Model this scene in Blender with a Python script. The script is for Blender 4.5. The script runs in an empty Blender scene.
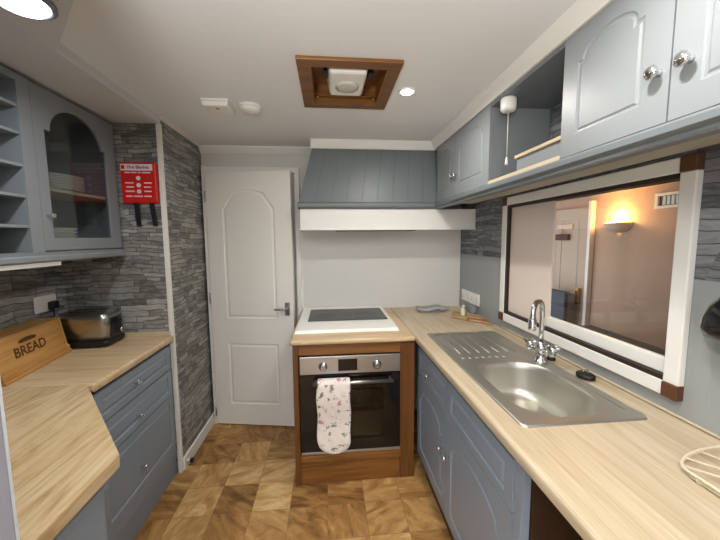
import bpy, bmesh, math, random
from mathutils import Vector, Matrix
random.seed(7)
SC = bpy.context.scene
COL = SC.collection

# ------------------------------------------------------------------ camera, world, lights, exposure
F_PX, PITCH, YAW, ROLL, CAM_Z = 321.53, 0.09669, 0.09444, -0.00793, 1.4753
cy, sy, cp, sp = math.cos(YAW), math.sin(YAW), math.cos(PITCH), math.sin(PITCH)
fwd = Vector((sy*cp, cy*cp, -sp)); rgt = Vector((cy, -sy, 0)); upv = rgt.cross(fwd)
r2 = rgt*math.cos(ROLL) + upv*math.sin(ROLL); u2 = -rgt*math.sin(ROLL) + upv*math.cos(ROLL)
cd = bpy.data.cameras.new('camera'); cam = bpy.data.objects.new('camera', cd); COL.objects.link(cam)
cd.sensor_width = 36; cd.lens = 36*F_PX/720; cd.clip_start = 0.02
m3 = Matrix((r2, u2, -fwd)).transposed()
cam.matrix_world = Matrix.Translation((0, 0, CAM_Z)) @ m3.to_4x4()
SC.camera = cam

w = bpy.data.worlds.new('world'); SC.world = w; w.use_nodes = True
w.node_tree.nodes['Background'].inputs[0].default_value = (.95, .97, 1, 1)
w.node_tree.nodes['Background'].inputs[1].default_value = 1.7
SC.view_settings.view_transform = 'Standard'
SC.view_settings.look = 'None'
SC.view_settings.exposure = 0.42
SC.view_settings.gamma = 1.0
SC.view_settings.use_curve_mapping = False

def area(name, loc, size, power, color, spread=160, rot=(0, 0, 0)):
    l = bpy.data.lights.new(name, 'AREA'); l.shape = 'DISK'; l.size = size; l.energy = power
    l.color = color; l.spread = math.radians(spread)
    o = bpy.data.objects.new(name, l); o.location = loc; o.rotation_euler = rot; COL.objects.link(o)
    return o
def point(name, loc, r, power, color):
    l = bpy.data.lights.new(name, 'POINT'); l.shadow_soft_size = r; l.energy = power; l.color = color
    o = bpy.data.objects.new(name, l); o.location = loc; COL.objects.link(o)
    return o
WARM = (1.0, .93, .82); NEUT = (1.0, .965, .91); COOL = (.93, .97, 1.0)
area('downlight_lamp', (.384, 1.59, 2.158), .06, 5, NEUT, 175)
area('downlight_lamp', (.47, .62, 2.158), .06, 5.5, NEUT, 175)
area('downlight_lamp', (-.35, -.75, 2.158), .06, 5, NEUT, 175)  # added out of view behind the camera as fill, no fitting modelled
area('soffit_lamp', (-.835, 1.035, 2.117), .12, 4.0, COOL, 170)
area('unseen_ceiling_fill', (-.25, -.45, 1.60), .3, 46, NEUT, 178, (math.pi, 0, 0))  # added upward fill lamp behind the camera, brightens the ceiling, no fitting
point('wall_lamp_bulb', (2.335, 2.47, 1.625), .03, 5.5, (1.0, .56, .2))

# ------------------------------------------------------------------ materials
def lin(h):
    h = h.lstrip('#'); out = []
    for i in (0, 2, 4):
        c = int(h[i:i+2], 16)/255
        out.append(c/12.92 if c <= .04045 else ((c+.055)/1.055)**2.4)
    return tuple(out) + (1,)
MATS = {}
def newmat(name):
    m = bpy.data.materials.new(name); m.use_nodes = True
    return m, m.node_tree.nodes, m.node_tree.links, m.node_tree.nodes['Principled BSDF']
def plain(name, hexc, rough=.5, metal=0, noise=.04, nscale=18, spec=.5, bump=0, coat=0):
    if name in MATS: return MATS[name]
    m, N, L, B = newmat(name)
    c = lin(hexc)
    B.inputs['Roughness'].default_value = rough; B.inputs['Metallic'].default_value = metal
    B.inputs['Specular IOR Level'].default_value = spec; B.inputs['Coat Weight'].default_value = coat
    tc = N.new('ShaderNodeTexCoord'); nz = N.new('ShaderNodeTexNoise'); nz.inputs['Scale'].default_value = nscale
    nz.inputs['Detail'].default_value = 3
    L.new(tc.outputs['Object'], nz.inputs['Vector'])
    mx = N.new('ShaderNodeMix'); mx.data_type = 'RGBA'
    L.new(nz.outputs['Fac'], mx.inputs['Factor'])
    mx.inputs['A'].default_value = tuple(v*(1-noise) for v in c[:3])+(1,)
    mx.inputs['B'].default_value = tuple(min(1, v*(1+noise)) for v in c[:3])+(1,)
    L.new(mx.outputs['Result'], B.inputs['Base Color'])
    if bump:
        b = N.new('ShaderNodeBump'); b.inputs['Strength'].default_value = bump; b.inputs['Distance'].default_value = .002
        n2 = N.new('ShaderNodeTexNoise'); n2.inputs['Scale'].default_value = nscale*12; L.new(tc.outputs['Object'], n2.inputs['Vector'])
        L.new(n2.outputs['Fac'], b.inputs['Height']); L.new(b.outputs['Normal'], B.inputs['Normal'])
    MATS[name] = m; return m
def emit(name, hexc, s):
    m, N, L, B = newmat(name)
    B.inputs['Base Color'].default_value = lin(hexc)
    B.inputs['Emission Color'].default_value = lin(hexc); B.inputs['Emission Strength'].default_value = s
    return m
def ramp(N, stops):
    r = N.new('ShaderNodeValToRGB'); e = r.color_ramp.elements
    e[0].position, e[0].color = stops[0][0], lin(stops[0][1]); e[1].position, e[1].color = stops[-1][0], lin(stops[-1][1])
    for p, c in stops[1:-1]:
        k = e.new(p); k.color = lin(c)
    return r
def wood(name, stops, axis, rough=.45, stretch=14, scale=2.2, swirl=.6, coat=0, spec=.5):
    m, N, L, B = newmat(name)
    tc = N.new('ShaderNodeTexCoord'); mp = N.new('ShaderNodeMapping')
    s = [stretch]*3; s['XYZ'.index(axis)] = 1.0
    mp.inputs['Scale'].default_value = s
    L.new(tc.outputs['Object'], mp.inputs['Vector'])
    n1 = N.new('ShaderNodeTexNoise'); n1.inputs['Scale'].default_value = scale; n1.inputs['Detail'].default_value = 5
    n1.inputs['Roughness'].default_value = .6; n1.inputs['Distortion'].default_value = swirl
    L.new(mp.outputs['Vector'], n1.inputs['Vector'])
    mp2 = N.new('ShaderNodeMapping'); s2 = [stretch*7]*3; s2['XYZ'.index(axis)] = 2.5
    mp2.inputs['Scale'].default_value = s2; L.new(tc.outputs['Object'], mp2.inputs['Vector'])
    n2 = N.new('ShaderNodeTexNoise'); n2.inputs['Scale'].default_value = 2; n2.inputs['Detail'].default_value = 3
    L.new(mp2.outputs['Vector'], n2.inputs['Vector'])
    ad = N.new('ShaderNodeMath'); ad.operation = 'MULTIPLY_ADD'; ad.inputs[1].default_value = .38
    sb = N.new('ShaderNodeMath'); sb.operation = 'MULTIPLY'; sb.inputs[1].default_value = .68
    L.new(n1.outputs['Fac'], sb.inputs[0]); L.new(n2.outputs['Fac'], ad.inputs[0]); L.new(sb.outputs[0], ad.inputs[2])
    r = ramp(N, stops); L.new(ad.outputs[0], r.inputs['Fac']); L.new(r.outputs['Color'], B.inputs['Base Color'])
    B.inputs['Roughness'].default_value = rough; B.inputs['Coat Weight'].default_value = coat
    B.inputs['Specular IOR Level'].default_value = spec
    return m
def stone(name, stops, split_z=None, paint='#8f9494', flat=False):
    """printed ledge-stone wallpaper: long uneven courses; below split_z grooved painted boards"""
    m, N, L, B = newmat(name)
    tc = N.new('ShaderNodeTexCoord'); sx = N.new('ShaderNodeSeparateXYZ'); L.new(tc.outputs['Object'], sx.inputs[0])
    ad = N.new('ShaderNodeMath'); ad.operation = 'ADD'; L.new(sx.outputs['X'], ad.inputs[0]); L.new(sx.outputs['Y'], ad.inputs[1])
    cb = N.new('ShaderNodeCombineXYZ'); L.new(ad.outputs[0], cb.inputs['X']); L.new(sx.outputs['Z'], cb.inputs['Y'])
    nz = N.new('ShaderNodeTexNoise'); nz.inputs['Scale'].default_value = 5; nz.inputs['Detail'].default_value = 4
    L.new(cb.outputs[0], nz.inputs['Vector'])
    sc = N.new('ShaderNodeVectorMath'); sc.operation = 'MULTIPLY_ADD'; sc.inputs[1].default_value = (.05, .05, 0)
    L.new(nz.outputs['Color'], sc.inputs[0]); L.new(cb.outputs[0], sc.inputs[2])
    outs = []
    for (bw, rh, off, dx) in ((.19, .036, .37, 0), (.11, .024, .61, .33)):
        mp = N.new('ShaderNodeMapping'); mp.inputs['Location'].default_value = (dx, dx*.7, 0); L.new(sc.outputs[0], mp.inputs['Vector'])
        br = N.new('ShaderNodeTexBrick'); br.inputs['Scale'].default_value = 1; br.inputs['Brick Width'].default_value = bw
        br.inputs['Row Height'].default_value = rh; br.inputs['Mortar Size'].default_value = .003; br.inputs['Mortar Smooth'].default_value = 1
        br.offset = off; br.squash = 1.6; br.squash_frequency = 3
        br.inputs['Color1'].default_value = (0, 0, 0, 1); br.inputs['Color2'].default_value = (1, 1, 1, 1); br.inputs['Mortar'].default_value = (.3, .3, .3, 1)
        L.new(mp.outputs[0], br.inputs['Vector']); outs.append(br)
    pk = N.new('ShaderNodeTexNoise'); pk.inputs['Scale'].default_value = 3.2; pk.inputs['Detail'].default_value = 1; L.new(cb.outputs[0], pk.inputs['Vector'])
    gt = N.new('ShaderNodeMath'); gt.operation = 'GREATER_THAN'; gt.inputs[1].default_value = .5; L.new(pk.outputs['Fac'], gt.inputs[0])
    mc = N.new('ShaderNodeMix'); mc.data_type = 'RGBA'; L.new(gt.outputs[0], mc.inputs['Factor'])
    L.new(outs[0].outputs['Color'], mc.inputs['A']); L.new(outs[1].outputs['Color'], mc.inputs['B'])
    mf = N.new('ShaderNodeMix'); mf.data_type = 'FLOAT'; L.new(gt.outputs[0], mf.inputs['Factor'])
    L.new(outs[0].outputs['Fac'], mf.inputs[2]); L.new(outs[1].outputs['Fac'], mf.inputs[3])
    mps = N.new('ShaderNodeMapping'); mps.inputs['Scale'].default_value = (9, 38, 1); L.new(sc.outputs[0], mps.inputs['Vector'])
    st = N.new('ShaderNodeTexNoise'); st.inputs['Scale'].default_value = 1.6; st.inputs['Detail'].default_value = 6; st.inputs['Roughness'].default_value = .7
    L.new(mps.outputs[0], st.inputs['Vector'])
    bw = N.new('ShaderNodeRGBToBW'); L.new(mc.outputs['Result'], bw.inputs[0])
    mm = N.new('ShaderNodeMath'); mm.operation = 'MULTIPLY'; mm.inputs[1].default_value = .36; L.new(bw.outputs[0], mm.inputs[0])
    ma = N.new('ShaderNodeMath'); ma.operation = 'MULTIPLY_ADD'; ma.inputs[1].default_value = .85; L.new(st.outputs['Fac'], ma.inputs[0]); L.new(mm.outputs[0], ma.inputs[2])
    r = ramp(N, stops); L.new(ma.outputs[0], r.inputs['Fac'])
    md = N.new('ShaderNodeMix'); md.data_type = 'RGBA'; L.new(mf.outputs[0], md.inputs['Factor'])
    L.new(r.outputs['Color'], md.inputs['A']); md.inputs['B'].default_value = lin(stops[0][1])
    col = md.outputs['Result']
    B.inputs['Roughness'].default_value = .6; B.inputs['Specular IOR Level'].default_value = .3
    if split_z is not None:
        g = N.new('ShaderNodeMath'); g.operation = 'GREATER_THAN'; g.inputs[1].default_value = split_z; L.new(sx.outputs['Z'], g.inputs[0])
        # vertical grooves every 10 cm in the painted boards
        fr = N.new('ShaderNodeMath'); fr.operation = 'FRACT'; mu = N.new('ShaderNodeMath'); mu.operation = 'MULTIPLY'; mu.inputs[1].default_value = 10
        L.new(sx.outputs['Y'], mu.inputs[0]); L.new(mu.outputs[0], fr.inputs[0])
        lt = N.new('ShaderNodeMath'); lt.operation = 'LESS_THAN'; lt.inputs[1].default_value = .05; L.new(fr.outputs[0], lt.inputs[0])
        bp = N.new('ShaderNodeBump'); bp.inputs['Strength'].default_value = .6; bp.inputs['Distance'].default_value = .002; bp.invert = True
        inv = N.new('ShaderNodeMath'); inv.operation = 'SUBTRACT'; inv.inputs[0].default_value = 1; L.new(g.outputs[0], inv.inputs[1])
        h = N.new('ShaderNodeMath'); h.operation = 'MULTIPLY'; L.new(lt.outputs[0], h.inputs[0]); L.new(inv.outputs[0], h.inputs[1])
        L.new(h.outputs[0], bp.inputs['Height']); L.new(bp.outputs['Normal'], B.inputs['Normal'])
        mz = N.new('ShaderNodeMix'); mz.data_type = 'RGBA'; L.new(g.outputs[0], mz.inputs['Factor'])
        mz.inputs['A'].default_value = lin(paint); L.new(col, mz.inputs['B']); col = mz.outputs['Result']
    L.new(col, B.inputs['Base Color'])
    return m
def floor_mat():
    m, N, L, B = newmat('vinyl stone tiles')
    T = .207
    tc = N.new('ShaderNodeTexCoord'); mp = N.new('ShaderNodeMapping'); mp.inputs['Location'].default_value = (.033+T*20, -1.665+T*20, 0)
    L.new(tc.outputs['Object'], mp.inputs['Vector'])
    br = N.new('ShaderNodeTexBrick'); br.offset = 0; br.inputs['Scale'].default_value = 1
    br.inputs['Brick Width'].default_value = T; br.inputs['Row Height'].default_value = T; br.inputs['Mortar Size'].default_value = .0022
    br.inputs['Mortar Smooth'].default_value = .6
    br.inputs['Color1'].default_value = (0, 0, 0, 1); br.inputs['Color2'].default_value = (1, 1, 1, 1); br.inputs['Mortar'].default_value = (.5, .5, .5, 1)
    L.new(mp.outputs[0], br.inputs['Vector'])
    # a random number per tile from the tile's cell
    dv = N.new('ShaderNodeVectorMath'); dv.operation = 'SCALE'; dv.inputs['Scale'].default_value = 1/T; L.new(mp.outputs[0], dv.inputs[0])
    fl = N.new('ShaderNodeVectorMath'); fl.operation = 'FLOOR'; L.new(dv.outputs[0], fl.inputs[0])
    wn = N.new('ShaderNodeTexWhiteNoise'); wn.noise_dimensions = '2D'; L.new(fl.outputs[0], wn.inputs['Vector'])
    an = N.new('ShaderNodeMath'); an.operation = 'MULTIPLY'; an.inputs[1].default_value = 6.28; L.new(wn.outputs['Value'], an.inputs[0])
    ro = N.new('ShaderNodeVectorRotate'); ro.rotation_type = 'Z_AXIS'; L.new(tc.outputs['Object'], ro.inputs['Vector']); L.new(an.outputs[0], ro.inputs['Angle'])
    of = N.new('ShaderNodeVectorMath'); of.operation = 'MULTIPLY_ADD'; of.inputs[1].default_value = (7, 7, 0); L.new(wn.outputs['Color'], of.inputs[0]); L.new(ro.outputs[0], of.inputs[2])
    ms = N.new('ShaderNodeMapping'); ms.inputs['Scale'].default_value = (3.0, 8.5, 1); L.new(of.outputs[0], ms.inputs['Vector'])
    nz = N.new('ShaderNodeTexNoise'); nz.inputs['Scale'].default_value = 1.5; nz.inputs['Detail'].default_value = 6; nz.inputs['Roughness'].default_value = .62; nz.inputs['Distortion'].default_value = 1.1
    L.new(ms.outputs[0], nz.inputs['Vector'])
    w2 = N.new('ShaderNodeMath'); w2.operation = 'MULTIPLY_ADD'; w2.inputs[1].default_value = .30
    L.new(wn.outputs['Value'], w2.inputs[0]); L.new(nz.outputs['Fac'], w2.inputs[2])
    r = ramp(N, [(.30, '#5a3c1e'), (.46, '#865f33'), (.60, '#a57a46'), (.76, '#c0975f'), (.95, '#dab986')])
    L.new(w2.outputs[0], r.inputs['Fac'])
    mg = N.new('ShaderNodeMix'); mg.data_type = 'RGBA'; L.new(br.outputs['Fac'], mg.inputs['Factor'])
    L.new(r.outputs['Color'], mg.inputs['A']); mg.inputs['B'].default_value = lin('#8d6f48')
    L.new(mg.outputs['Result'], B.inputs['Base Color'])
    B.inputs['Roughness'].default_value = .42; B.inputs['Specular IOR Level'].default_value = .4
    return m
def glass(name, tint=(1, 1, 1), refl=1.0):
    m = bpy.data.materials.new(name); m.use_nodes = True; N = m.node_tree.nodes; L = m.node_tree.links
    N.remove(N['Principled BSDF'])
    t = N.new('ShaderNodeBsdfTransparent'); t.inputs[0].default_value = tint+(1,)
    g = N.new('ShaderNodeBsdfGlossy'); g.inputs['Roughness'].default_value = .02
    f = N.new('ShaderNodeLayerWeight'); f.inputs['Blend'].default_value = .5
    pw = N.new('ShaderNodeMath'); pw.operation = 'POWER'; pw.inputs[1].default_value = 5; L.new(f.outputs['Facing'], pw.inputs[0])
    mu = N.new('ShaderNodeMath'); mu.operation = 'MULTIPLY_ADD'; mu.inputs[1].default_value = .9*refl; mu.inputs[2].default_value = .035*refl; L.new(pw.outputs[0], mu.inputs[0])
    mx = N.new('ShaderNodeMixShader'); L.new(mu.outputs[0], mx.inputs[0]); L.new(t.outputs[0], mx.inputs[1]); L.new(g.outputs[0], mx.inputs[2])
    L.new(mx.outputs[0], N['Material Output'].inputs['Surface'])
    return m
def floral():
    m, N, L, B = newmat('floral cotton')
    tc = N.new('ShaderNodeTexCoord'); col = None
    base = lin('#e6ddd6')
    prev = None
    for sc, thr, c, loc in ((15, .21, '#c08a90', (0, 0, 0)), (19, .20, '#77747a', (3, 1, 2)), (22, .21, '#8f9680', (7, 4, 1)), (25, .19, '#cdb0ab', (2, 8, 5))):
        mp = N.new('ShaderNodeMapping'); mp.inputs['Location'].default_value = loc; L.new(tc.outputs['Object'], mp.inputs['Vector'])
        nz = N.new('ShaderNodeTexNoise'); nz.inputs['Scale'].default_value = 60; L.new(mp.outputs[0], nz.inputs['Vector'])
        ad = N.new('ShaderNodeVectorMath'); ad.operation = 'MULTIPLY_ADD'; ad.inputs[1].default_value = (.05, .05, .05); L.new(nz.outputs['Color'], ad.inputs[0]); L.new(mp.outputs[0], ad.inputs[2])
        v = N.new('ShaderNodeTexVoronoi'); v.inputs['Scale'].default_value = sc; L.new(ad.outputs[0], v.inputs['Vector'])
        lt = N.new('ShaderNodeMath'); lt.operation = 'LESS_THAN'; lt.inputs[1].default_value = thr; L.new(v.outputs['Distance'], lt.inputs[0])
        mx = N.new('ShaderNodeMix'); mx.data_type = 'RGBA'; L.new(lt.outputs[0], mx.inputs['Factor'])
        if prev is None: mx.inputs['A'].default_value = base
        else: L.new(prev, mx.inputs['A'])
        mx.inputs['B'].default_value = lin(c); prev = mx.outputs['Result']
    L.new(prev, B.inputs['Base Color']); B.inputs['Roughness'].default_value = .9; B.inputs['Specular IOR Level'].default_value = .1
    return m

CEIL = plain('ceiling paint', '#e6e8ea', .7, noise=.015, nscale=3)
WHITE = plain('white gloss paint', '#e9e8e3', .35, noise=.01)
WALLW = plain('white wall board', '#d2d1cc', .5, noise=.015, nscale=4)
PAINT = plain('blue grey cabinet paint', '#888d90', .38, noise=.02, nscale=6)
PAINTB = plain('blue grey base cabinet paint', '#8793a0', .38, noise=.02, nscale=6)
PAINTD = plain('dark blue grey paint', '#6f7679', .42, noise=.02, nscale=6)
DOORW = plain('door white', '#ebe9e2', .38, noise=.01)
OAKY = wood('oak worktop lengthwise', [(.30, '#a38d70'), (.45, '#b8a588'), (.58, '#c4b398'), (.75, '#d0c2aa')], 'Y', .4, 13, 1.9)
OAKX = wood('oak worktop crosswise', [(.30, '#a88a64'), (.45, '#c2a47c'), (.58, '#d0b692'), (.75, '#dcc7a8')], 'X', .4, 13, 1.9)
OAKP = wood('oak peninsula', [(.32, '#977850'), (.46, '#bb9d72'), (.56, '#ccb28a'), (.72, '#d8c4a2')], 'Y', .42, 5.5, 2.6, 1.6)
LIP = wood('pale shelf lipping', [(.3, '#bba684'), (.7, '#d3c2a3')], 'Y', .5)
BROWN = wood('brown oven housing wood', [(.30, '#472a0f'), (.5, '#643c17'), (.7, '#7c4f22')], 'Z', .4, 18, 2)
BROWNX = wood('brown oven housing rail', [(.30, '#5a3714'), (.5, '#7d5021'), (.7, '#96672f')], 'X', .4, 18, 2)
VENTW = wood('brown vent wood', [(.30, '#573612'), (.5, '#754a1c'), (.7, '#8d5e28')], 'X', .45, 14, 2)
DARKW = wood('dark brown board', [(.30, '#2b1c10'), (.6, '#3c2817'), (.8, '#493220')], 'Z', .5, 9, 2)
CORNER = plain('brown corner block', '#5c3824', .5, noise=.1)
BAMBOO = wood('honey wood', [(.30, '#a9773a'), (.5, '#c18e4e'), (.7, '#d3a566')], 'Y', .45, 16, 2)
BURN = plain('burnt lettering', '#5a3618', .7)
STEEL = plain('brushed stainless steel', '#b9bab6', .27, 1, .03, 30)
SINKM = plain('sink steel', '#c4c1b8', .42, 1, .03, 20)
CHROME = plain('chrome', '#d6d8da', .08, 1, 0)
SILVER = plain('oven steel', '#b4b4b2', .33, 1, .03, 20)
BLACK = plain('black gloss', '#0b0b0d', .12, spec=.5)
HOBG = plain('hob black glass', '#17181c', .25, spec=.4)
BLACKM = plain('matt black', '#141416', .45)
CREAM = plain('cream enamel', '#f0eee6', .3)
PLASTW = plain('white plastic', '#e8e6e0', .4, noise=.01)
PORC = plain('white porcelain', '#e6e2d8', .25)
RED = plain('red plastic', '#cf1414', .35)
DKRED = plain('dull red paper', '#a2553f', .6)
STONE_L = stone('grey ledge stone wallpaper', [(.25, '#464543'), (.42, '#686764'), (.62, '#8e8d8a'), (.88, '#b6b5b1')])
STONE_R = stone('grey ledge stone wallpaper above painted boards', [(.25, '#454648'), (.45, '#616265'), (.65, '#828388'), (.9, '#a2a3a7')], 1.345, '#9b9f9f')
FLOOR = floor_mat()
PANE = glass('clear pane', (.97, .96, .94), 1.0)
CABG = glass('cabinet pane', (.80, .83, .84), 1.3)
OVENG = glass('smoked oven glass', (.62, .60, .55), 1.0)
CLEAR = glass('clear plastic', (.85, .87, .87), 1.2)
BEIGE = plain('annex beige wall', '#b9a08c', .7)
PANELB = plain('pinkish white panel', '#e4d4ca', .4, noise=.01)
GASK = plain('dark brown gasket', '#2a1a12', .5)
NAVY = plain('navy fabric', '#333a4c', .7)
SLATE = plain('dark slate top', '#44424a', .35)
BRASS = plain('brass', '#b98d3e', .25, 1)
LAMPON = emit('lamp diffuser', '#fff6e8', 14)
LAMPCOOL = emit('cool lamp diffuser', '#f8fbff', 10)
LAMPB = emit('warm bulb glow', '#ffb45a', 9)
RACKM = plain('cream coated wire', '#d9cdb2', .4)
BOTTLE = plain('pale cream bottle', '#e2ddc2', .4)
GREYB = plain('grey box card', '#85868a', .6)
CLOTHG = plain('grey leaflet', '#a9adb0', .6)
TRAYM = plain('pale wooden tray', '#b99b76', .5, noise=.12)
FLORAL = floral()

# ------------------------------------------------------------------ builders
class MB:
    def __init__(self): self.bm = bmesh.new()
    def quad(self, pts):
        return self.bm.faces.new([self.bm.verts.new(p) for p in pts])
    def box(self, x0, x1, y0, y1, z0, z1):
        v = [self.bm.verts.new((x, y, z)) for x in (x0, x1) for y in (y0, y1) for z in (z0, z1)]
        for f in ((0, 1, 3, 2), (4, 6, 7, 5), (0, 4, 5, 1), (2, 3, 7, 6), (0, 2, 6, 4), (1, 5, 7, 3)):
            self.bm.faces.new([v[i] for i in f])
        return self
    def hexa(self, bot, top):
        n = len(bot); a = [self.bm.verts.new(p) for p in bot]; b = [self.bm.verts.new(p) for p in top]
        self.bm.faces.new(a[::-1]); self.bm.faces.new(b)
        for i in range(n): self.bm.faces.new((a[i], a[(i+1) % n], b[(i+1) % n], b[i]))
        return self
    def prism(self, poly, axis, a, b):
        def P(p, t):
            return {'X': (t, p[0], p[1]), 'Y': (p[0], t, p[1]), 'Z': (p[0], p[1], t)}[axis]
        return self.hexa([P(p, a) for p in poly], [P(p, b) for p in poly])
    def tube(self, pts, r, n=8, closed=False, smooth=True):
        pts = [Vector(p) for p in pts]; m = len(pts)
        rs = r if isinstance(r, (list, tuple)) else [r]*m
        rings = []; ref = None
        for i, p in enumerate(pts):
            if closed: t = (pts[(i+1) % m]-pts[i-1]).normalized()
            else: t = (pts[min(i+1, m-1)]-pts[max(i-1, 0)]).normalized()
            if ref is None:
                ref = Vector((0, 0, 1)) if abs(t.z) < .9 else Vector((1, 0, 0))
            u = (ref - t*ref.dot(t)); 
            if u.length < 1e-4: u = t.orthogonal()
            u.normalize(); ref = u; v = t.cross(u)
            rings.append([self.bm.verts.new(p+(u*math.cos(2*math.pi*k/n)+v*math.sin(2*math.pi*k/n))*rs[i]) for k in range(n)])
        for i in range(m if closed else m-1):
            a, b = rings[i], rings[(i+1) % m]
            for k in range(n):
                f = self.bm.faces.new((a[k], a[(k+1) % n], b[(k+1) % n], b[k])); f.smooth = smooth
        if not closed:
            self.bm.faces.new(rings[0][::-1]); self.bm.faces.new(rings[-1])
        return self
    def lathe(self, prof, c=(0, 0, 0), axis='Z', n=24, sx=1, sy=1):
        """prof: (radius, height) pairs along axis"""
        rings = []
        for r, h in prof:
            ring = []
            for k in range(n):
                a = 2*math.pi*k/n; p = (r*math.cos(a)*sx, r*math.sin(a)*sy)
                q = {'Z': (p[0], p[1], h), 'X': (h, p[0], p[1]), 'Y': (p[1], h, p[0])}[axis]
                ring.append(self.bm.verts.new((c[0]+q[0], c[1]+q[1], c[2]+q[2])))
            rings.append(ring)
        for i in range(len(rings)-1):
            for k in range(n):
                f = self.bm.faces.new((rings[i][k], rings[i][(k+1) % n], rings[i+1][(k+1) % n], rings[i+1][k])); f.smooth = True
        self.bm.faces.new(rings[0][::-1]); self.bm.faces.new(rings[-1])
        return self
    def build(self, name, mat, parent=None, bevel=0, seg=2, rot=None, recalc=True):
        if recalc: bmesh.ops.recalc_face_normals(self.bm, faces=self.bm.faces)
        me = bpy.data.meshes.new(name); 
        org = Vector((0, 0, 0))
        o = bpy.data.objects.new(name, me)
        if parent is not None and not parent.get('_local'):
            org = total_loc(parent)
            for v in self.bm.verts: v.co -= org
        self.bm.to_mesh(me); self.bm.free()
        if parent is not None: o.parent = parent
        COL.objects.link(o); me.materials.append(mat)
        if bevel:
            b = o.modifiers.new('bevel', 'BEVEL'); b.width = bevel; b.segments = seg; b.limit_method = 'ANGLE'; b.angle_limit = math.radians(40)
        return o
def total_loc(o):
    t = Vector((0, 0, 0))
    while o: t += o.location; o = o.parent
    return t
def thing(name, label, cat, loc=(0, 0, 0), group=None, local=False, rotz=0):
    o = bpy.data.objects.new(name, None); COL.objects.link(o); o.location = loc; o.rotation_euler = (0, 0, rotz)
    o.empty_display_size = .05
    o['label'] = label; o['category'] = cat
    if group: o['group'] = group
    if local: o['_local'] = 1
    return o
def tag(o, label, cat, group=None):
    o['label'] = label; o['category'] = cat
    if group: o['group'] = group
    return o
def struct(o): o['kind'] = 'structure'; return o
def box(name, mat, parent, x0, x1, y0, y1, z0, z1, bevel=0):
    return MB().box(x0, x1, y0, y1, z0, z1).build(name, mat, parent, bevel)

def frame_fn(o, u, n):
    o, u, n = Vector(o), Vector(u), Vector(n); v = Vector((0, 0, 1))
    return lambda a, b, c=0: o+u*a+v*b+n*c
def offset_poly(poly, d):
    """inset a counter-clockwise polygon by d"""
    out = []; n = len(poly)
    for i in range(n):
        p0, p1, p2 = Vector(poly[i-1]), Vector(poly[i]), Vector(poly[(i+1) % n])
        e1 = (p1-p0).normalized(); e2 = (p2-p1).normalized()
        n1 = Vector((-e1.y, e1.x)); n2 = Vector((-e2.y, e2.x))
        b = n1+n2; b = b/max(b.dot(b)/2, .35) if b.length > 1e-6 else n1
        out.append((p1.x+b.x*d, p1.y+b.y*d))
    return out
def rect_poly(x0, y0, x1, y1): return [(x0, y0), (x1, y0), (x1, y1), (x0, y1)]
def arch_poly(x0, y0, x1, y1, rise, step=.02, n=14):
    """cathedral panel: square foot, shoulders stepped in, arched head of height rise"""
    pts = [(x0, y0), (x1, y0), (x1, y1-rise)]
    a, b = x0+step, x1-step; cx = (a+b)/2; hw = (b-a)/2; base = y1-rise+.004
    pts.append((a+2*hw, y1-rise))
    for k in range(n+1):
        t = math.pi*k/n
        pts.append((cx+hw*math.cos(t), base+(y1-base)*math.sin(t)))
    pts += [(a, y1-rise), (x0, y1-rise)]
    return pts
def clip_arch_poly(x0, y0, x1, y1, c, rise, n=8):
    pts = [(x0, y0), (x1, y0), (x1, y1-rise-c*1.5), (x1-c, y1-rise)]
    a, b = x0+c, x1-c
    for k in range(1, n): 
        t = math.pi*k/n; pts.append(((a+b)/2+(b-a)/2*math.cos(t), y1-rise+rise*math.sin(t)))
    pts += [(x0+c, y1-rise), (x0, y1-rise-c*1.5)]
    return pts
def rround(x0, y0, x1, y1, r, n=6):
    pts = []
    for cx_, cy_, a0 in ((x1-r, y0+r, -90), (x1-r, y1-r, 0), (x0+r, y1-r, 90), (x0+r, y0+r, 180)):
        for k in range(n+1):
            a = math.radians(a0+90*k/n); pts.append((cx_+r*math.cos(a), cy_+r*math.sin(a)))
    return pts
def face_with_holes(bm, T, outer, holes, c=0):
    es = []; loops = []
    for lp in [outer]+holes:
        vs = [bm.verts.new(T(p[0], p[1], c)) for p in lp]; loops.append(vs)
        for i in range(len(vs)): es.append(bm.edges.new((vs[i], vs[(i+1) % len(vs)])))
    bmesh.ops.triangle_fill(bm, use_beauty=True, use_dissolve=True, edges=es)
    return loops
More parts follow.
